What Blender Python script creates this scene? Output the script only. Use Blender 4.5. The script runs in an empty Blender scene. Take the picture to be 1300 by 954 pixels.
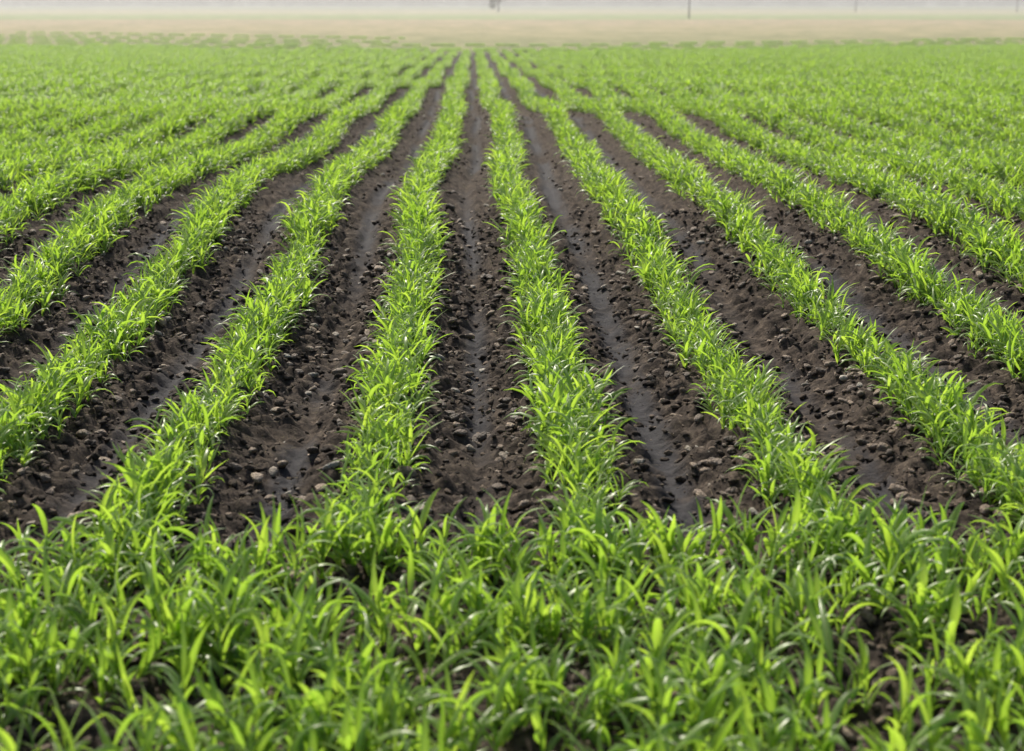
import bpy, math, random
import numpy as np
from mathutils import Vector, Euler
S=bpy.context.scene
rs=np.random.RandomState(7); random.seed(7)
PITCH=math.radians(14.75); CAMZ=1.74

# ---------------------------------------------------------------- noise / terrain
_P=rs.permutation(256); _P=np.concatenate([_P,_P]); _R=rs.rand(256)
def vn(x,y,s=0):
    x=np.asarray(x,float)+s*17.3; y=np.asarray(y,float)+s*9.7
    xi=np.floor(x).astype(int); yi=np.floor(y).astype(int)
    fx=x-xi; fy=y-yi; fx=fx*fx*(3-2*fx); fy=fy*fy*(3-2*fy)
    h=lambda a,b:_R[_P[_P[a&255]+(b&255)]]
    return (h(xi,yi)*(1-fx)+h(xi+1,yi)*fx)*(1-fy)+(h(xi,yi+1)*(1-fx)+h(xi+1,yi+1)*fx)*fy
KY=np.array([-4000,-10,4.8,7.4,10.4,14.5,23.6,45,86.7,110,160,400,4000.])
KZ=np.array([0,0,0,.02,.13,.09,-.07,-.52,-1.22,-1.42,-1.48,-1.5,-1.5])
_m=np.zeros(len(KY)); _d=np.diff(KZ)/np.diff(KY)
for i in range(1,len(KY)-1):
    _m[i]=0 if _d[i-1]*_d[i]<=0 else 2*_d[i-1]*_d[i]/(_d[i-1]+_d[i])
def prof(y):
    y=np.clip(y,-3999,3999); i=np.clip(np.searchsorted(KY,y)-1,0,len(KY)-2)
    h=KY[i+1]-KY[i]; t=(y-KY[i])/h
    return ((2*t**3-3*t**2+1)*KZ[i]+(t**3-2*t**2+t)*h*_m[i]+(-2*t**3+3*t**2)*KZ[i+1]+(t**3-t**2)*h*_m[i+1])
def macro(x,y):
    x=np.asarray(x,float); y=np.asarray(y,float)
    f=np.clip((y-5)/8,0,1)*np.clip((140-y)/60,0,1)
    return prof(y)+f*0.06*np.sin(y*0.62+.8+x*.03)+f*.07*(vn(x/9,y/5,3)-.5)
def row_x(k):
    return .37+.755*(k-1) if k>0 else -.35-.735*(-k-1)
KS=[k for k in range(-130,110) if k!=0]
ROWX=np.array([row_x(k) for k in KS])
def row_dist(x):
    x=np.asarray(x,float)
    i=np.clip(np.searchsorted(ROWX,x),1,len(ROWX)-1)
    return np.minimum(np.abs(x-ROWX[i-1]),np.abs(x-ROWX[i]))
def wander(x,y):
    return .055*np.sin(y*.33+1)+.028*np.sin(y*.9)
def yend(x):
    return 84+np.maximum(0,-x-4)*.62+np.maximum(0,x-4)*.45
HEAD=4.3
def ground_z(x,y,micro=True):
    x=np.asarray(x,float); y=np.asarray(y,float)
    z=macro(x,y)
    f=np.clip((y-HEAD+.2)/.5,0,1)*np.clip((90-y)/60,0,1)*np.clip((22-np.abs(x))/8,0,1)
    d=row_dist(x-wander(x,y)*np.clip((y-5)/5,0,1))
    z=z+f*(.04*np.cos(np.clip(d/.375,0,1)*math.pi)-.015*np.exp(-((d-.375)/.06)**2))
    if micro:
        n=np.clip((40-y)/30,0,1)*np.clip((14-np.abs(x))/6,0,1)
        sm=1-.75*np.exp(-((d-.375)/.06)**2)*f
        r=lambda s,k:(vn(x/s,y/s,k)-.5)
        z=z+n*sm*(.04*r(.16,1)+.05*np.abs(r(.07,2))*2+.035*r(.035,4)) + n*.02*r(.5,5)
    return z

# ---------------------------------------------------------------- materials
def newmat(n):
    m=bpy.data.materials.new(n); m.use_nodes=True; nt=m.node_tree; nt.nodes.clear()
    return m,nt,nt.nodes,nt.links
def ramp(N,stops):
    r=N.new('ShaderNodeValToRGB'); e=r.color_ramp.elements
    while len(e)<len(stops): e.new(.5)
    for i,(p,c) in enumerate(stops): e[i].position=p; e[i].color=(*c,1)
    return r
def leaf_mat():
    m,nt,N,L=newmat('corn_leaf')
    out=N.new('ShaderNodeOutputMaterial')
    oi=N.new('ShaderNodeObjectInfo'); at=N.new('ShaderNodeAttribute'); at.attribute_name='lf'
    r=ramp(N,[(0,(.058,.142,.012)),(.5,(.108,.212,.018)),(1,(.19,.29,.04))])
    sep=N.new('ShaderNodeSeparateColor'); L.new(at.outputs['Color'],sep.inputs[0])
    ad=N.new('ShaderNodeMath'); ad.operation='MULTIPLY_ADD'; ad.inputs[1].default_value=.5
    mu=N.new('ShaderNodeMath'); mu.operation='MULTIPLY'; mu.inputs[1].default_value=.5
    L.new(sep.outputs[1],mu.inputs[0]); L.new(oi.outputs['Random'],ad.inputs[0]); L.new(mu.outputs[0],ad.inputs[2])
    L.new(ad.outputs[0],r.inputs[0])
    mx=N.new('ShaderNodeMix'); mx.data_type='RGBA'; mx.inputs['B'].default_value=(.26,.34,.08,1)
    m3=N.new('ShaderNodeMath'); m3.operation='MULTIPLY'; m3.inputs[1].default_value=.45
    L.new(sep.outputs[2],m3.inputs[0]); L.new(m3.outputs[0],mx.inputs['Factor']); L.new(r.outputs[0],mx.inputs['A'])
    p=N.new('ShaderNodeBsdfPrincipled'); p.inputs['Roughness'].default_value=.38
    p.inputs['Specular IOR Level'].default_value=1.0; p.inputs['Specular Tint'].default_value=(1,.99,.92,1)
    p.inputs['Sheen Weight'].default_value=.25; p.inputs['Sheen Roughness'].default_value=.4
    L.new(mx.outputs['Result'],p.inputs['Base Color'])
    t=N.new('ShaderNodeBsdfTranslucent')
    hs=N.new('ShaderNodeMix'); hs.data_type='RGBA'; hs.blend_type='MULTIPLY'; hs.inputs['Factor'].default_value=1
    hs.inputs['B'].default_value=(3.1,2.9,1.8,1); L.new(mx.outputs['Result'],hs.inputs['A']); L.new(hs.outputs['Result'],t.inputs[0])
    ms=N.new('ShaderNodeMixShader'); ms.inputs[0].default_value=.46
    L.new(p.outputs[0],ms.inputs[1]); L.new(t.outputs[0],ms.inputs[2]); L.new(ms.outputs[0],out.inputs[0])
    return m
def soil_nodes(N,L):
    g=N.new('ShaderNodeNewGeometry')
    n1=N.new('ShaderNodeTexNoise'); n1.inputs['Scale'].default_value=16; n1.inputs['Detail'].default_value=9; n1.inputs['Roughness'].default_value=.8
    L.new(g.outputs['Position'],n1.inputs['Vector'])
    r=ramp(N,[(.33,(.016,.012,.0105)),(.47,(.046,.036,.029)),(.58,(.10,.077,.059)),(.70,(.22,.175,.13))])
    L.new(n1.outputs[0],r.inputs[0])
    return g,n1,r
def ground_mat():
    m,nt,N,L=newmat('field_soil')
    out=N.new('ShaderNodeOutputMaterial'); p=N.new('ShaderNodeBsdfPrincipled')
    g,n1,r=soil_nodes(N,L)
    at=N.new('ShaderNodeAttribute'); at.attribute_name='trk'
    mt=N.new('ShaderNodeMix'); mt.data_type='RGBA'; mt.inputs['B'].default_value=(.040,.038,.041,1)
    L.new(at.outputs['Fac'],mt.inputs['Factor']); L.new(r.outputs[0],mt.inputs['A'])
    sx=N.new('ShaderNodeSeparateXYZ'); L.new(g.outputs['Position'],sx.inputs[0])
    n2=N.new('ShaderNodeTexNoise'); n2.inputs['Scale'].default_value=.012; n2.inputs['Detail'].default_value=4; L.new(g.outputs['Position'],n2.inputs['Vector'])
    w=N.new('ShaderNodeMath'); w.operation='MULTIPLY_ADD'; w.inputs[1].default_value=60; L.new(n2.outputs[0],w.inputs[0]); L.new(sx.outputs[1],w.inputs[2])
    mr=N.new('ShaderNodeMapRange'); mr.inputs[1].default_value=110; mr.inputs[2].default_value=1110; L.new(w.outputs[0],mr.inputs[0])
    fr=ramp(N,[(0,(.20,.22,.10)),(.03,(.25,.24,.13)),(.09,(.34,.285,.18)),(.17,(.36,.285,.20)),(.20,(.26,.30,.15)),(.34,(.36,.33,.23)),(.5,(.34,.29,.22)),(.52,(.19,.22,.14)),(1,(.20,.21,.16))])
    fr.color_ramp.interpolation='EASE'
    L.new(mr.outputs[0],fr.inputs[0])
    n4=N.new('ShaderNodeTexNoise'); n4.inputs['Scale'].default_value=.35; n4.inputs['Detail'].default_value=9; n4.inputs['Roughness'].default_value=.8; L.new(g.outputs['Position'],n4.inputs['Vector'])
    r4=ramp(N,[(.38,(.42,.56,.38)),(.62,(1.3,1.22,1.18))]); L.new(n4.outputs[0],r4.inputs[0])
    mm=N.new('ShaderNodeMix'); mm.data_type='RGBA'; mm.blend_type='MULTIPLY'; mm.inputs['Factor'].default_value=1
    L.new(fr.outputs[0],mm.inputs['A']); L.new(r4.outputs[0],mm.inputs['B'])
    a2=N.new('ShaderNodeAttribute'); a2.attribute_name='far'
    mf=N.new('ShaderNodeMix'); mf.data_type='RGBA'; L.new(a2.outputs['Fac'],mf.inputs['Factor'])
    L.new(mt.outputs['Result'],mf.inputs['A']); L.new(mm.outputs['Result'],mf.inputs['B'])
    L.new(mf.outputs['Result'],p.inputs['Base Color'])
    rr=N.new('ShaderNodeMapRange'); rr.inputs[3].default_value=1; rr.inputs[4].default_value=.8; L.new(at.outputs['Fac'],rr.inputs[0])
    L.new(rr.outputs[0],p.inputs['Roughness']); p.inputs['Specular IOR Level'].default_value=.14
    n3=N.new('ShaderNodeTexNoise'); n3.inputs['Scale'].default_value=55; n3.inputs['Detail'].default_value=6; n3.inputs['Roughness'].default_value=.7; L.new(g.outputs['Position'],n3.inputs['Vector'])
    b=N.new('ShaderNodeBump'); b.inputs['Strength'].default_value=.9; b.inputs['Distance'].default_value=.015
    L.new(n3.outputs[0],b.inputs['Height']); L.new(b.outputs[0],p.inputs['Normal']); L.new(p.outputs[0],out.inputs[0])
    return m
def rock_mat(n,stops,rough,spec=.3):
    m,nt,N,L=newmat(n)
    out=N.new('ShaderNodeOutputMaterial'); p=N.new('ShaderNodeBsdfPrincipled'); oi=N.new('ShaderNodeObjectInfo')
    r=ramp(N,stops); L.new(oi.outputs['Random'],r.inputs[0])
    tc=N.new('ShaderNodeTexCoord'); n=N.new('ShaderNodeTexNoise'); n.inputs['Scale'].default_value=3; n.inputs['Detail'].default_value=6; L.new(tc.outputs['Object'],n.inputs['Vector'])
    r2=ramp(N,[(.3,(.6,.6,.6)),(.7,(1.2,1.2,1.2))]); L.new(n.outputs[0],r2.inputs[0])
    mm=N.new('ShaderNodeMix'); mm.data_type='RGBA'; mm.blend_type='MULTIPLY'; mm.inputs['Factor'].default_value=1
    L.new(r.outputs[0],mm.inputs['A']); L.new(r2.outputs[0],mm.inputs['B']); L.new(mm.outputs['Result'],p.inputs['Base Color'])
    p.inputs['Specular IOR Level'].default_value=spec
    p.inputs['Roughness'].default_value=rough; L.new(p.outputs[0],out.inputs[0])
    b=N.new('ShaderNodeBump'); b.inputs['Strength'].default_value=.5; b.inputs['Distance'].default_value=.1; L.new(n.outputs[0],b.inputs['Height']); L.new(b.outputs[0],p.inputs['Normal'])
    return m
LEAF=leaf_mat(); GROUND=ground_mat()
STONE=rock_mat('stone',[(0,(.09,.068,.052)),(.45,(.20,.15,.11)),(.85,(.32,.24,.17)),(.95,(.32,.29,.24)),(1,(.46,.41,.34))],.6)
CLOD=rock_mat('soil_clod',[(0,(.024,.019,.016)),(.45,(.058,.045,.036)),(.8,(.12,.092,.070)),(1,(.24,.185,.14))],.9,.15)
STRAW=rock_mat('straw',[(0,(.15,.11,.055)),(1,(.42,.34,.20))],.7)

# ---------------------------------------------------------------- ground sheet
def geo_axis(lo,hi,st,gr,far,back):
    a=list(np.arange(lo,hi,st)); s=st; v=a[-1]
    while v<far: s*=gr; v+=s; a.append(v)
    s=st; v=a[0]; b=[]
    while v>-back: s*=1.15 if back<far else gr; v-=s; b.append(v)
    return np.array(b[::-1]+a)
gx=geo_axis(-4.5,4.5,.017,1.03,3000,3000); gy=geo_axis(2.6,8,.017,1.017,3500,60)
X,Y=np.meshgrid(gx,gy); Z=ground_z(X,Y)
nx,ny=len(gx),len(gy)
me=bpy.data.meshes.new('field_ground'); nv=nx*ny
me.vertices.add(nv); me.vertices.foreach_set('co',np.stack([X,Y,Z],-1).ravel().astype('f'))
i=np.arange(nv).reshape(ny,nx); q=np.stack([i[:-1,:-1],i[:-1,1:],i[1:,1:],i[1:,:-1]],-1).reshape(-1,4)
me.loops.add(q.size); me.loops.foreach_set('vertex_index',q.ravel().astype('i'))
me.polygons.add(len(q)); me.polygons.foreach_set('loop_start',np.arange(0,q.size,4).astype('i'))
me.polygons.foreach_set('use_smooth',np.ones(len(q),bool)); me.update(calc_edges=True)
d=row_dist(X-wander(X,Y)*np.clip((Y-5)/5,0,1))
trk=np.exp(-((d-.375)/.075)**4)*np.clip((Y-HEAD)/.4,0,1)*np.clip(-.2+1.9*vn(X/.3,Y/.7,8)*(.6+.8*vn(X/.05,Y/.07,9)),0,.95)
a=me.attributes.new('trk','FLOAT','POINT'); a.data.foreach_set('value',trk.ravel().astype('f'))
far=np.clip((Y-yend(X)-1.5)/5,0,1)
a=me.attributes.new('far','FLOAT','POINT'); a.data.foreach_set('value',far.ravel().astype('f'))
me.materials.append(GROUND)
ob=bpy.data.objects.new('field_ground',me); S.collection.objects.link(ob)

# ---------------------------------------------------------------- templates
def mesh_from(name,V,F,mat,col=None,smooth=True):
    m=bpy.data.meshes.new(name); m.from_pydata(V,[],F); m.materials.append(mat)
    if smooth: m.polygons.foreach_set('use_smooth',np.ones(len(F),bool))
    if col is not None:
        a=m.attributes.new('lf','FLOAT_COLOR','POINT'); a.data.foreach_set('color',np.array(col,'f').ravel())
    m.update(); return m
def add_plant(V,F,C,r,ox,oy,sc,rot,seg=6,wd=1.,ln=1.,nl=(5,7)):
    n=r.randint(*nl); H=r.uniform(.085,.14)*sc; b=len(V)
    lean=(r.uniform(-.02,.02),r.uniform(-.02,.02))
    for k in range(3):
        for j in range(3):
            a=j*2.094; rad=(.005-.0012*k)*sc
            V.append((ox+rad*math.cos(a)+lean[0]*k/2,oy+rad*math.sin(a)+lean[1]*k/2,-.02+(H+.02)*k/2)); C.append((0,.3,.6,1))
    for k in range(2):
        for j in range(3):
            F.append((b+k*3+j,b+k*3+(j+1)%3,b+k*3+3+(j+1)%3,b+k*3+3+j))
    for l in range(n):
        f=(l+.6)/n; az=rot+l*math.pi+r.uniform(-.9,.9)
        Ln=r.uniform(.085,.165)*sc*ln*(.75+.5*math.sin(f*2.6)); W=r.uniform(.0065,.011)*sc*wd
        th=math.radians(r.uniform(8,40)*(1.25-.6*f)); thE=math.radians(r.uniform(45,155)*(1.1-.35*f))
        px=ox+lean[0]*f; py=oy+lean[1]*f; pz=H*f
        tw=r.uniform(-1.5,1.5); side=r.uniform(-.8,.8); cv=r.random(); b=len(V)
        for s in range(seg+1):
            t=s/seg; a=th+(thE-th)*t**1.5; aa=az+side*t
            dx,dy,dz=math.sin(a)*math.cos(aa),math.sin(a)*math.sin(aa),math.cos(a)
            if s: px+=dx*Ln/seg; py+=dy*Ln/seg; pz+=dz*Ln/seg
            w=W*min(1,.45+2.2*t)*max(.04,(1-t**2.2))
            sd=Vector((-math.sin(aa),math.cos(aa),0)); up=Vector((dx,dy,dz)).cross(sd); 
            tt=tw*t; e=sd*math.cos(tt)+up*math.sin(tt); nn=-sd*math.sin(tt)+up*math.cos(tt)
            P=Vector((px,py,pz)); fold=-.35*w
            V.append(tuple(P+e*w+nn*fold)); V.append(tuple(P-nn*fold*.3)); V.append(tuple(P-e*w+nn*fold))
            C+= [(t,cv,max(0,.5-t),1),(t,cv,.8,1),(t,cv,max(0,.5-t),1)]
        for s in range(seg):
            o=b+s*3
            F.append((o,o+1,o+4,o+3)); F.append((o+1,o+2,o+5,o+4))
def coll(name): return bpy.data.collections.new(name)
C_pl=coll('corn_plants'); C_hp=coll('headland_plants'); C_cl=coll('corn_clumps'); C_st=coll('stones'); C_so=coll('clods'); C_sw=coll('straw_bits')
for k in range(16):
    r=random.Random(k); V,F,C=[],[],[]; add_plant(V,F,C,r,0,0,1,r.uniform(0,6),5,.82,.85,(6,8))
    C_pl.objects.link(bpy.data.objects.new('corn_plant_%02d'%k,mesh_from('corn_plant',V,F,LEAF,C)))
for k in range(14):
    r=random.Random(100+k); V,F,C=[],[],[]; add_plant(V,F,C,r,0,0,1.05,r.uniform(0,6),7,1.05,.88,(6,8))
    C_hp.objects.link(bpy.data.objects.new('headland_plant_%02d'%k,mesh_from('headland_plant',V,F,LEAF,C)))
for k in range(10):
    r=random.Random(50+k); V,F,C=[],[],[]
    for j in range(17): add_plant(V,F,C,r,max(-.13,min(.13,r.gauss(0,.063))),-.16+.32*(j+.5)/17,r.uniform(.85,1.2),r.uniform(0,6),3,.92,.88,(5,7))
    C_cl.objects.link(bpy.data.objects.new('corn_clump_%02d'%k,mesh_from('corn_clump',V,F,LEAF,C)))
import bmesh
def rock(k,flat,mat,name,rough,sub=2):
    bm=bmesh.new(); bmesh.ops.create_icosphere(bm,subdivisions=sub,radius=1)
    r=random.Random(k); ph=[(Vector((r.gauss(0,1),r.gauss(0,1),r.gauss(0,1))).normalized(),r.uniform(.45,.9)) for _ in range(9)]
    for v in bm.verts:
        c=v.co.normalized(); m=1.
        for nrm,dd in ph:
            t=c.dot(nrm)
            if t>0: m=min(m,max(dd/t,.4) if dd/t<1 else m)
        m=m*(1-rough*.5+rough*r.random())
        v.co=c*m; v.co.z*=flat; v.co.x*=1.25
    m=bpy.data.meshes.new(name); bm.to_mesh(m); bm.free(); m.materials.append(mat)
    m.polygons.foreach_set('use_smooth',np.ones(len(m.polygons),bool))
    return bpy.data.objects.new('%s_%02d'%(name,k),m)
for k in range(8): C_st.objects.link(rock(k,.6,STONE,'stone',.1))
for k in range(8): C_so.objects.link(rock(k,.7,CLOD,'clod',.34))
for k in range(4):
    r=random.Random(k); V,F=[],[]; L0=1; 
    for s in range(5):
        t=s/4; x=-L0/2+L0*t; y=.12*math.sin(t*3+k); z=.05+.1*math.sin(t*2.5)
        V+= [(x,y-.05,z),(x,y+.05,z+.02),(x,y,z+.07)]
    for s in range(4):
        for j in range(3): F.append((s*3+j,s*3+(j+1)%3,s*3+3+(j+1)%3,s*3+3+j))
    C_sw.objects.link(bpy.data.objects.new('straw_%02d'%k,mesh_from('straw',V,F,STRAW)))

def scatter(name,P,R,Sc,c):
    P=np.asarray(P); n=len(P); print(name,n)
    m=bpy.data.meshes.new(name); m.vertices.add(n); m.vertices.foreach_set('co',P.ravel().astype('f'))
    a=m.attributes.new('rot','FLOAT_VECTOR','POINT'); a.data.foreach_set('vector',np.asarray(R).ravel().astype('f'))
    a=m.attributes.new('scl','FLOAT_VECTOR','POINT'); a.data.foreach_set('vector',np.asarray(Sc).ravel().astype('f'))
    a=m.attributes.new('idx','INT','POINT'); a.data.foreach_set('value',rs.randint(0,len(c.objects),n).astype('i'))
    m.update(); o=bpy.data.objects.new(name,m); S.collection.objects.link(o)
    ng=bpy.data.node_groups.new(name+'_gn','GeometryNodeTree')
    ng.interface.new_socket('Geometry',in_out='INPUT',socket_type='NodeSocketGeometry')
    ng.interface.new_socket('Geometry',in_out='OUTPUT',socket_type='NodeSocketGeometry')
    N=ng.nodes; L=ng.links; gi=N.new('NodeGroupInput'); go=N.new('NodeGroupOutput')
    ci=N.new('GeometryNodeCollectionInfo'); ci.inputs['Collection'].default_value=c
    ci.inputs['Separate Children'].default_value=True; ci.inputs['Reset Children'].default_value=True
    ip=N.new('GeometryNodeInstanceOnPoints'); ip.inputs['Pick Instance'].default_value=True
    def at(n_,t):
        x=N.new('GeometryNodeInputNamedAttribute'); x.data_type=t; x.inputs['Name'].default_value=n_; return x.outputs['Attribute']
    L.new(gi.outputs[0],ip.inputs['Points']); L.new(ci.outputs[0],ip.inputs['Instance'])
    L.new(at('idx','INT'),ip.inputs['Instance Index']); L.new(at('rot','FLOAT_VECTOR'),ip.inputs['Rotation']); L.new(at('scl','FLOAT_VECTOR'),ip.inputs['Scale'])
    L.new(ip.outputs[0],go.inputs[0])
    md=o.modifiers.new('scatter','NODES'); md.node_group=ng
    return o

# ---------------------------------------------------------------- crop rows
def inview(x,y,mg): return (x>-.36*y-mg)&(x<.44*y+mg)
P=[];SC=[];R=[];Pc=[];Rc=[];Sc2=[]
NEAR=24
for k,x0 in zip(KS,ROWX):
    # the outer passes were sown thicker and have closed up more
    side=np.clip((abs(x0-.3)-1.7)/2.6,0,1)
    y=np.arange(HEAD-.2,NEAR,.0115-.0025*side); n=len(y)
    y=y+rs.normal(0,.02,n)
    lat=np.clip(rs.normal(0,.055+.030*side,n),-.11-.07*side,.11+.07*side)
    x=x0+lat+wander(x0,y)*np.clip((y-5)/5,0,1)+.03*(vn(y/.25,x0*7,15)-.5)
    ok=inview(x,y,1.4)&(rs.rand(n)<.5+.6*vn(y/.3,x0*3,11))
    x,y,lat=x[ok],y[ok],lat[ok]
    if len(x):
        s=(.88+.38*vn(y/.4,x0*5,12)+.06*side)*rs.uniform(.75,1.18,len(x))
        P.append(np.stack([x,y,ground_z(x,y,False)-.005],-1)); SC.append(np.stack([s,s,s*1.02],-1))
        R.append(np.stack([rs.normal(0,.15,len(x)),lat*1.2+rs.normal(0,.13,len(x)),rs.uniform(0,6.28,len(x))],-1))
    y=np.arange(NEAR,yend(x0)+rs.uniform(-.6,.6),.25); n=len(y); x=x0+wander(x0,y)+rs.normal(0,.015,n)
    ok=inview(x,y,4); x,y=x[ok],y[ok]
    if len(x):
        s=rs.uniform(.9,1.12,len(x))*(.92+.2*vn(y/3,x0*2,13))
        wx=1.0+.40*side
        Pc.append(np.stack([x,y,ground_z(x,y,False)],-1)); Sc2.append(np.stack([s*wx,s*1.05,s*(1.02+.1*side)],-1))
        Rc.append(np.stack([0*x,0*x,rs.randint(0,2,len(x))*math.pi+rs.normal(0,.15,len(x))],-1))
# far headland: broken cross rows with bare soil between
for off in (6,12,20,30,42):
    x=np.arange(-80,70,.27); ph=(x+off*.37)%2.3; keep=(ph<1.45)&(vn(x/4,0*x+off,41)>.2); x=x[keep]
    if off>25: x=x[x<-6]
    for dy in (0,.5,1.):
        y=yend(x)+off+dy+rs.normal(0,.12,len(x))+1.5*(vn(x/10,0*x+off,42)-.5); ok=inview(x,y,5); xx,yy=x[ok],y[ok]
        s=rs.uniform(.75,1.05,len(xx)); Pc.append(np.stack([xx,yy,ground_z(xx,yy,False)],-1)); Sc2.append(np.stack([s,s,s*.9],-1))
        Rc.append(np.stack([0*xx,0*xx,rs.normal(1.57,.3,len(xx))],-1))
rows=scatter('corn_rows',np.concatenate(P),np.concatenate(R),np.concatenate(SC),C_pl)
rows2=scatter('distant_corn_rows',np.concatenate(Pc),np.concatenate(Rc),np.concatenate(Sc2),C_cl)
# near headland: cross rows
P=[];R=[];SC=[]
for y0 in (4.0,3.64,3.26,2.9,2.5,2.0):
    x=np.arange(-4,4.4,.0092); n=len(x); x=x+rs.normal(0,.02,n); y=y0+rs.normal(0,.105,n)+.06*np.sin(x*2+y0*5)
    ok=rs.rand(n)<-.05+1.1*vn(x/.22,y/.22,21); x,y=x[ok],y[ok]; n=len(x)
    s=rs.uniform(.68,1.2,n)
    P.append(np.stack([x,y,ground_z(x,y,False)-.005],-1)); SC.append(np.stack([s,s,s*1.12],-1))
    R.append(np.stack([rs.normal(0,.2,n),rs.normal(0,.2,n),rs.uniform(0,6.28,n)],-1))
head=scatter('headland_corn_rows',np.concatenate(P),np.concatenate(R),np.concatenate(SC),C_hp)

# ---------------------------------------------------------------- stones, clods, straw
def pts(n,ya,yb,pw):
    y=ya+(yb-ya)*rs.rand(n)**pw; x=rs.uniform(-1,1,n)*(.45*y+1.2)+.04*y; return x,y
def litter(name,c,n,smin,smax,skew,strip=.75,strawy=False):
    x1,y1=pts(int(n*.72),2.4,11,.8); x2,y2=pts(int(n*.28),11,32,.8)
    x=np.concatenate([x1,x2]); y=np.concatenate([y1,y2])
    d=row_dist(x-wander(x,y)*np.clip((y-5)/5,0,1)); keep=(rs.rand(len(x))>strip*np.exp(-((d-.375)/.065)**2))&((d>.08)|(y<HEAD))
    keep&=rs.rand(len(x))<.15+1.1*vn(x/.35,y/.5,31)
    x,y=x[keep],y[keep]; n=len(x)
    s=smin+(smax-smin)*rs.rand(n)**skew
    z=ground_z(x,y)+s*(.0 if strawy else .15)
    rt=np.stack([rs.normal(0,.1 if strawy else .3,n),rs.normal(0,.1 if strawy else .3,n),rs.uniform(0,6.28,n)],-1)
    sv=np.stack([s,s*rs.uniform(.07,.16,n),s*rs.uniform(.07,.16,n)],-1) if strawy else np.stack([s,s*rs.uniform(.7,1.1,n),s*rs.uniform(.7,1.1,n)],-1)
    return scatter(name,np.stack([x,y,z],-1),rt,sv,c)
litter('field_stones',C_st,38000,.003,.036,3.6,.9)
litter('soil_clods',C_so,95000,.003,.025,2.5,.8)
litter('straw_litter',C_sw,16000,.02,.10,1.5,.5,True)

# ---------------------------------------------------------------- distant trees & poles
def tree_mat(n,c0,c1):
    m,nt,N,L=newmat(n); out=N.new('ShaderNodeOutputMaterial'); p=N.new('ShaderNodeBsdfPrincipled')
    g=N.new('ShaderNodeNewGeometry'); r=ramp(N,[(0,c0),(1,c1)]); L.new(g.outputs['Random Per Island'],r.inputs[0]); L.new(r.outputs[0],p.inputs['Base Color'])
    p.inputs['Roughness'].default_value=.8; t=N.new('ShaderNodeBsdfTranslucent'); L.new(r.outputs[0],t.inputs[0])
    ms=N.new('ShaderNodeMixShader'); ms.inputs[0].default_value=.5; L.new(p.outputs[0],ms.inputs[1]); L.new(t.outputs[0],ms.inputs[2]); L.new(ms.outputs[0],out.inputs[0]); return m
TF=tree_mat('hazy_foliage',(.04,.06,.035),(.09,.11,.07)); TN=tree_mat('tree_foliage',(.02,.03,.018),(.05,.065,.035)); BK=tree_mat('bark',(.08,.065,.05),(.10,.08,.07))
def tree_mesh(name,seed,H,Wd,mat,nl):
    r=random.Random(seed); V,F,MI=[],[],[]
    def limb(a,b,ra,rb):
        o=len(V)
        for p_,rad in((a,ra),(b,rb)):
            for j in range(6): V.append((p_[0]+rad*math.cos(j*1.047),p_[1]+rad*math.sin(j*1.047),p_[2]))
        for j in range(6): F.append((o+j,o+(j+1)%6,o+6+(j+1)%6,o+6+j)); MI.append(1)
    limb((0,0,-.3),(0,0,H*.5),.035*H,.02*H); cl=[]
    for k in range(11):
        a=r.uniform(0,6.28); q=(Wd*.33*math.cos(a)*r.uniform(.4,1),Wd*.33*math.sin(a)*r.uniform(.4,1),H*r.uniform(.16,.85))
        limb((0,0,H*r.uniform(.1,.45)),q,.014*H,.005*H); cl.append((q,r.uniform(.14,.24)*H))
    for k in range(nl):
        q,rad=r.choice(cl); dv=Vector((r.gauss(0,1),r.gauss(0,1),r.gauss(0,1))).normalized()*rad*r.random()**.4
        c=Vector(q)+dv; u=Vector((r.gauss(0,1),r.gauss(0,1),r.gauss(0,1))).normalized(); w=u.orthogonal().normalized(); s=r.uniform(.025,.05)*H
        o=len(V); V.extend([tuple(c+u*s),tuple(c+w*s*.6),tuple(c-u*s),tuple(c-w*s*.6)]); F.append((o,o+1,o+2,o+3)); MI.append(0)
    m=bpy.data.meshes.new(name); m.from_pydata(V,[],F); m.materials.append(mat); m.materials.append(BK); m.polygons.foreach_set('material_index',MI); m.update(); return m
C_tr=coll('hazy_trees')
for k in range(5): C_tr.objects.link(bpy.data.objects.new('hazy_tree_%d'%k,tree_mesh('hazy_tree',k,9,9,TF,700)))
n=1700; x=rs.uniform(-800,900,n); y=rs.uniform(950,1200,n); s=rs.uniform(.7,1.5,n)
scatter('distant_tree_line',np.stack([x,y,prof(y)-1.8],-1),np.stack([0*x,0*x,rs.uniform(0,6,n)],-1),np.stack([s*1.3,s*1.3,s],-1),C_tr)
t=bpy.data.objects.new('tree',tree_mesh('tree',77,8,7,TN,1600)); t.location=(8.2,460,-1.5); S.collection.objects.link(t)
def pole(x,y,H):
    bm=bmesh.new()
    def cyl(r1,r2,h,loc,rot=(0,0,0),sg=10):
        g=bmesh.ops.create_cone(bm,cap_ends=True,segments=sg,radius1=r1,radius2=r2,depth=h)
        M=Euler(rot).to_matrix()
        for v in g['verts']: v.co=M@v.co+Vector(loc)
    cyl(.15,.10,H+.6,(0,0,H/2-.3)); cyl(.07,.07,2.2,(0,.16,H-.5),(0,math.pi/2,0),4)
    for px in(-1,-.45,.45,1): cyl(.05,.03,.22,(px,.16,H-.34))
    m=bpy.data.meshes.new('utility_pole'); bm.to_mesh(m); bm.free(); m.materials.append(BK)
    o=bpy.data.objects.new('utility_pole',m); o.location=(x,y,float(prof(y))); S.collection.objects.link(o)
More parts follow.
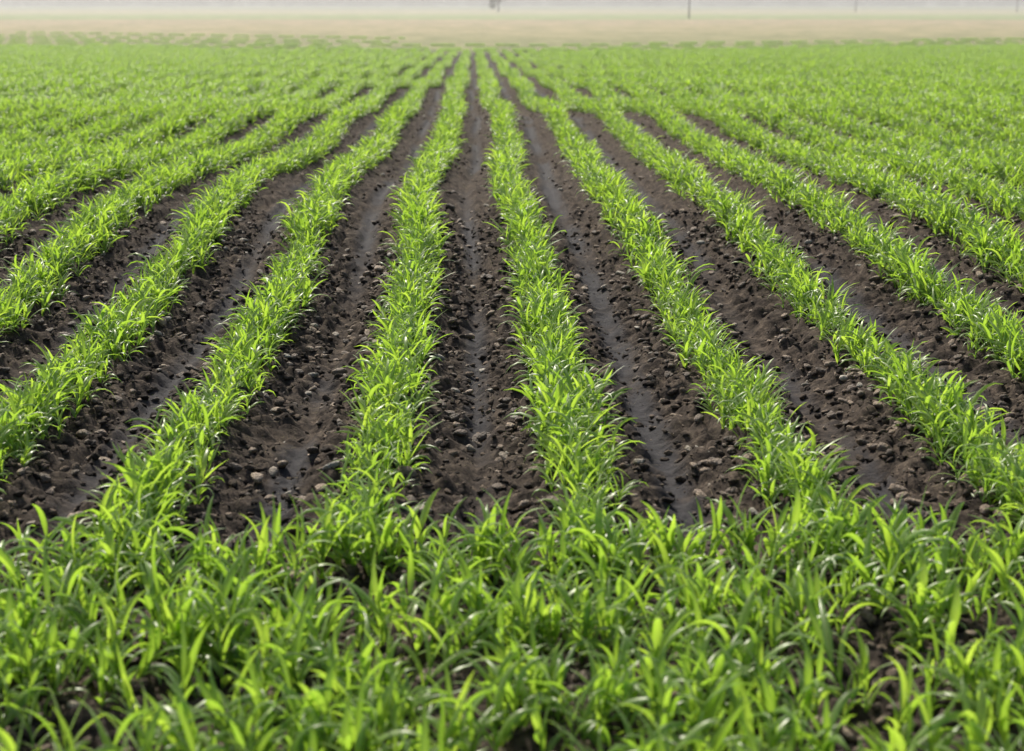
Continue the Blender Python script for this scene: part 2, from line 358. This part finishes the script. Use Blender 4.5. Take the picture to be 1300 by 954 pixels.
pole(41.5,280,8); pole(113,430,8); pole(161,430,8)

# ---------------------------------------------------------------- ground mist over the far fields (real volume)
bm=bmesh.new(); bmesh.ops.create_cube(bm,size=1)
for v in bm.verts: v.co=Vector((v.co.x*3200,30 if v.co.y<0 else 1700,-6 if v.co.z<0 else 30))
m=bpy.data.meshes.new('mist'); bm.to_mesh(m); bm.free()
mt,nt,N,L=newmat('mist'); out=N.new('ShaderNodeOutputMaterial'); vs=N.new('ShaderNodeVolumeScatter')
vs.inputs['Color'].default_value=(.98,.96,.90,1); vs.inputs['Density'].default_value=.0011; vs.inputs['Anisotropy'].default_value=.25
L.new(vs.outputs[0],out.inputs['Volume']); m.materials.append(mt)
S.collection.objects.link(bpy.data.objects.new('mist',m))

# ---------------------------------------------------------------- light, sky, camera
EL=math.radians(46); AZ=math.radians(-22)
sd=Vector((math.sin(AZ)*math.cos(EL),math.cos(AZ)*math.cos(EL),math.sin(EL)))
l=bpy.data.lights.new('sun','SUN'); l.energy=5; l.angle=math.radians(.6); l.color=(1,.96,.86)
lo=bpy.data.objects.new('sun',l); lo.rotation_euler=(-sd).to_track_quat('-Z','Y').to_euler(); S.collection.objects.link(lo)
w=bpy.data.worlds.new('World'); S.world=w; w.use_nodes=True; N=w.node_tree.nodes; L=w.node_tree.links
sk=N.new('ShaderNodeTexSky'); sk.sky_type='NISHITA'; sk.sun_disc=False; sk.sun_elevation=EL; sk.sun_rotation=AZ; sk.dust_density=4; sk.air_density=1.0
bg=N['Background']; bg.inputs[1].default_value=.15; L.new(sk.outputs[0],bg.inputs[0])
c=bpy.data.cameras.new('camera'); c.lens=50; c.sensor_width=36; c.clip_end=6000; c.clip_start=.05
c.dof.use_dof=True; c.dof.focus_distance=7.2; c.dof.aperture_fstop=2.5
co=bpy.data.objects.new('camera',c); co.location=(0,0,CAMZ); co.rotation_euler=(math.pi/2-PITCH,0,-math.radians(1.55)); S.collection.objects.link(co); S.camera=co
S.view_settings.view_transform='Standard'; S.view_settings.look='None'; S.view_settings.exposure=0
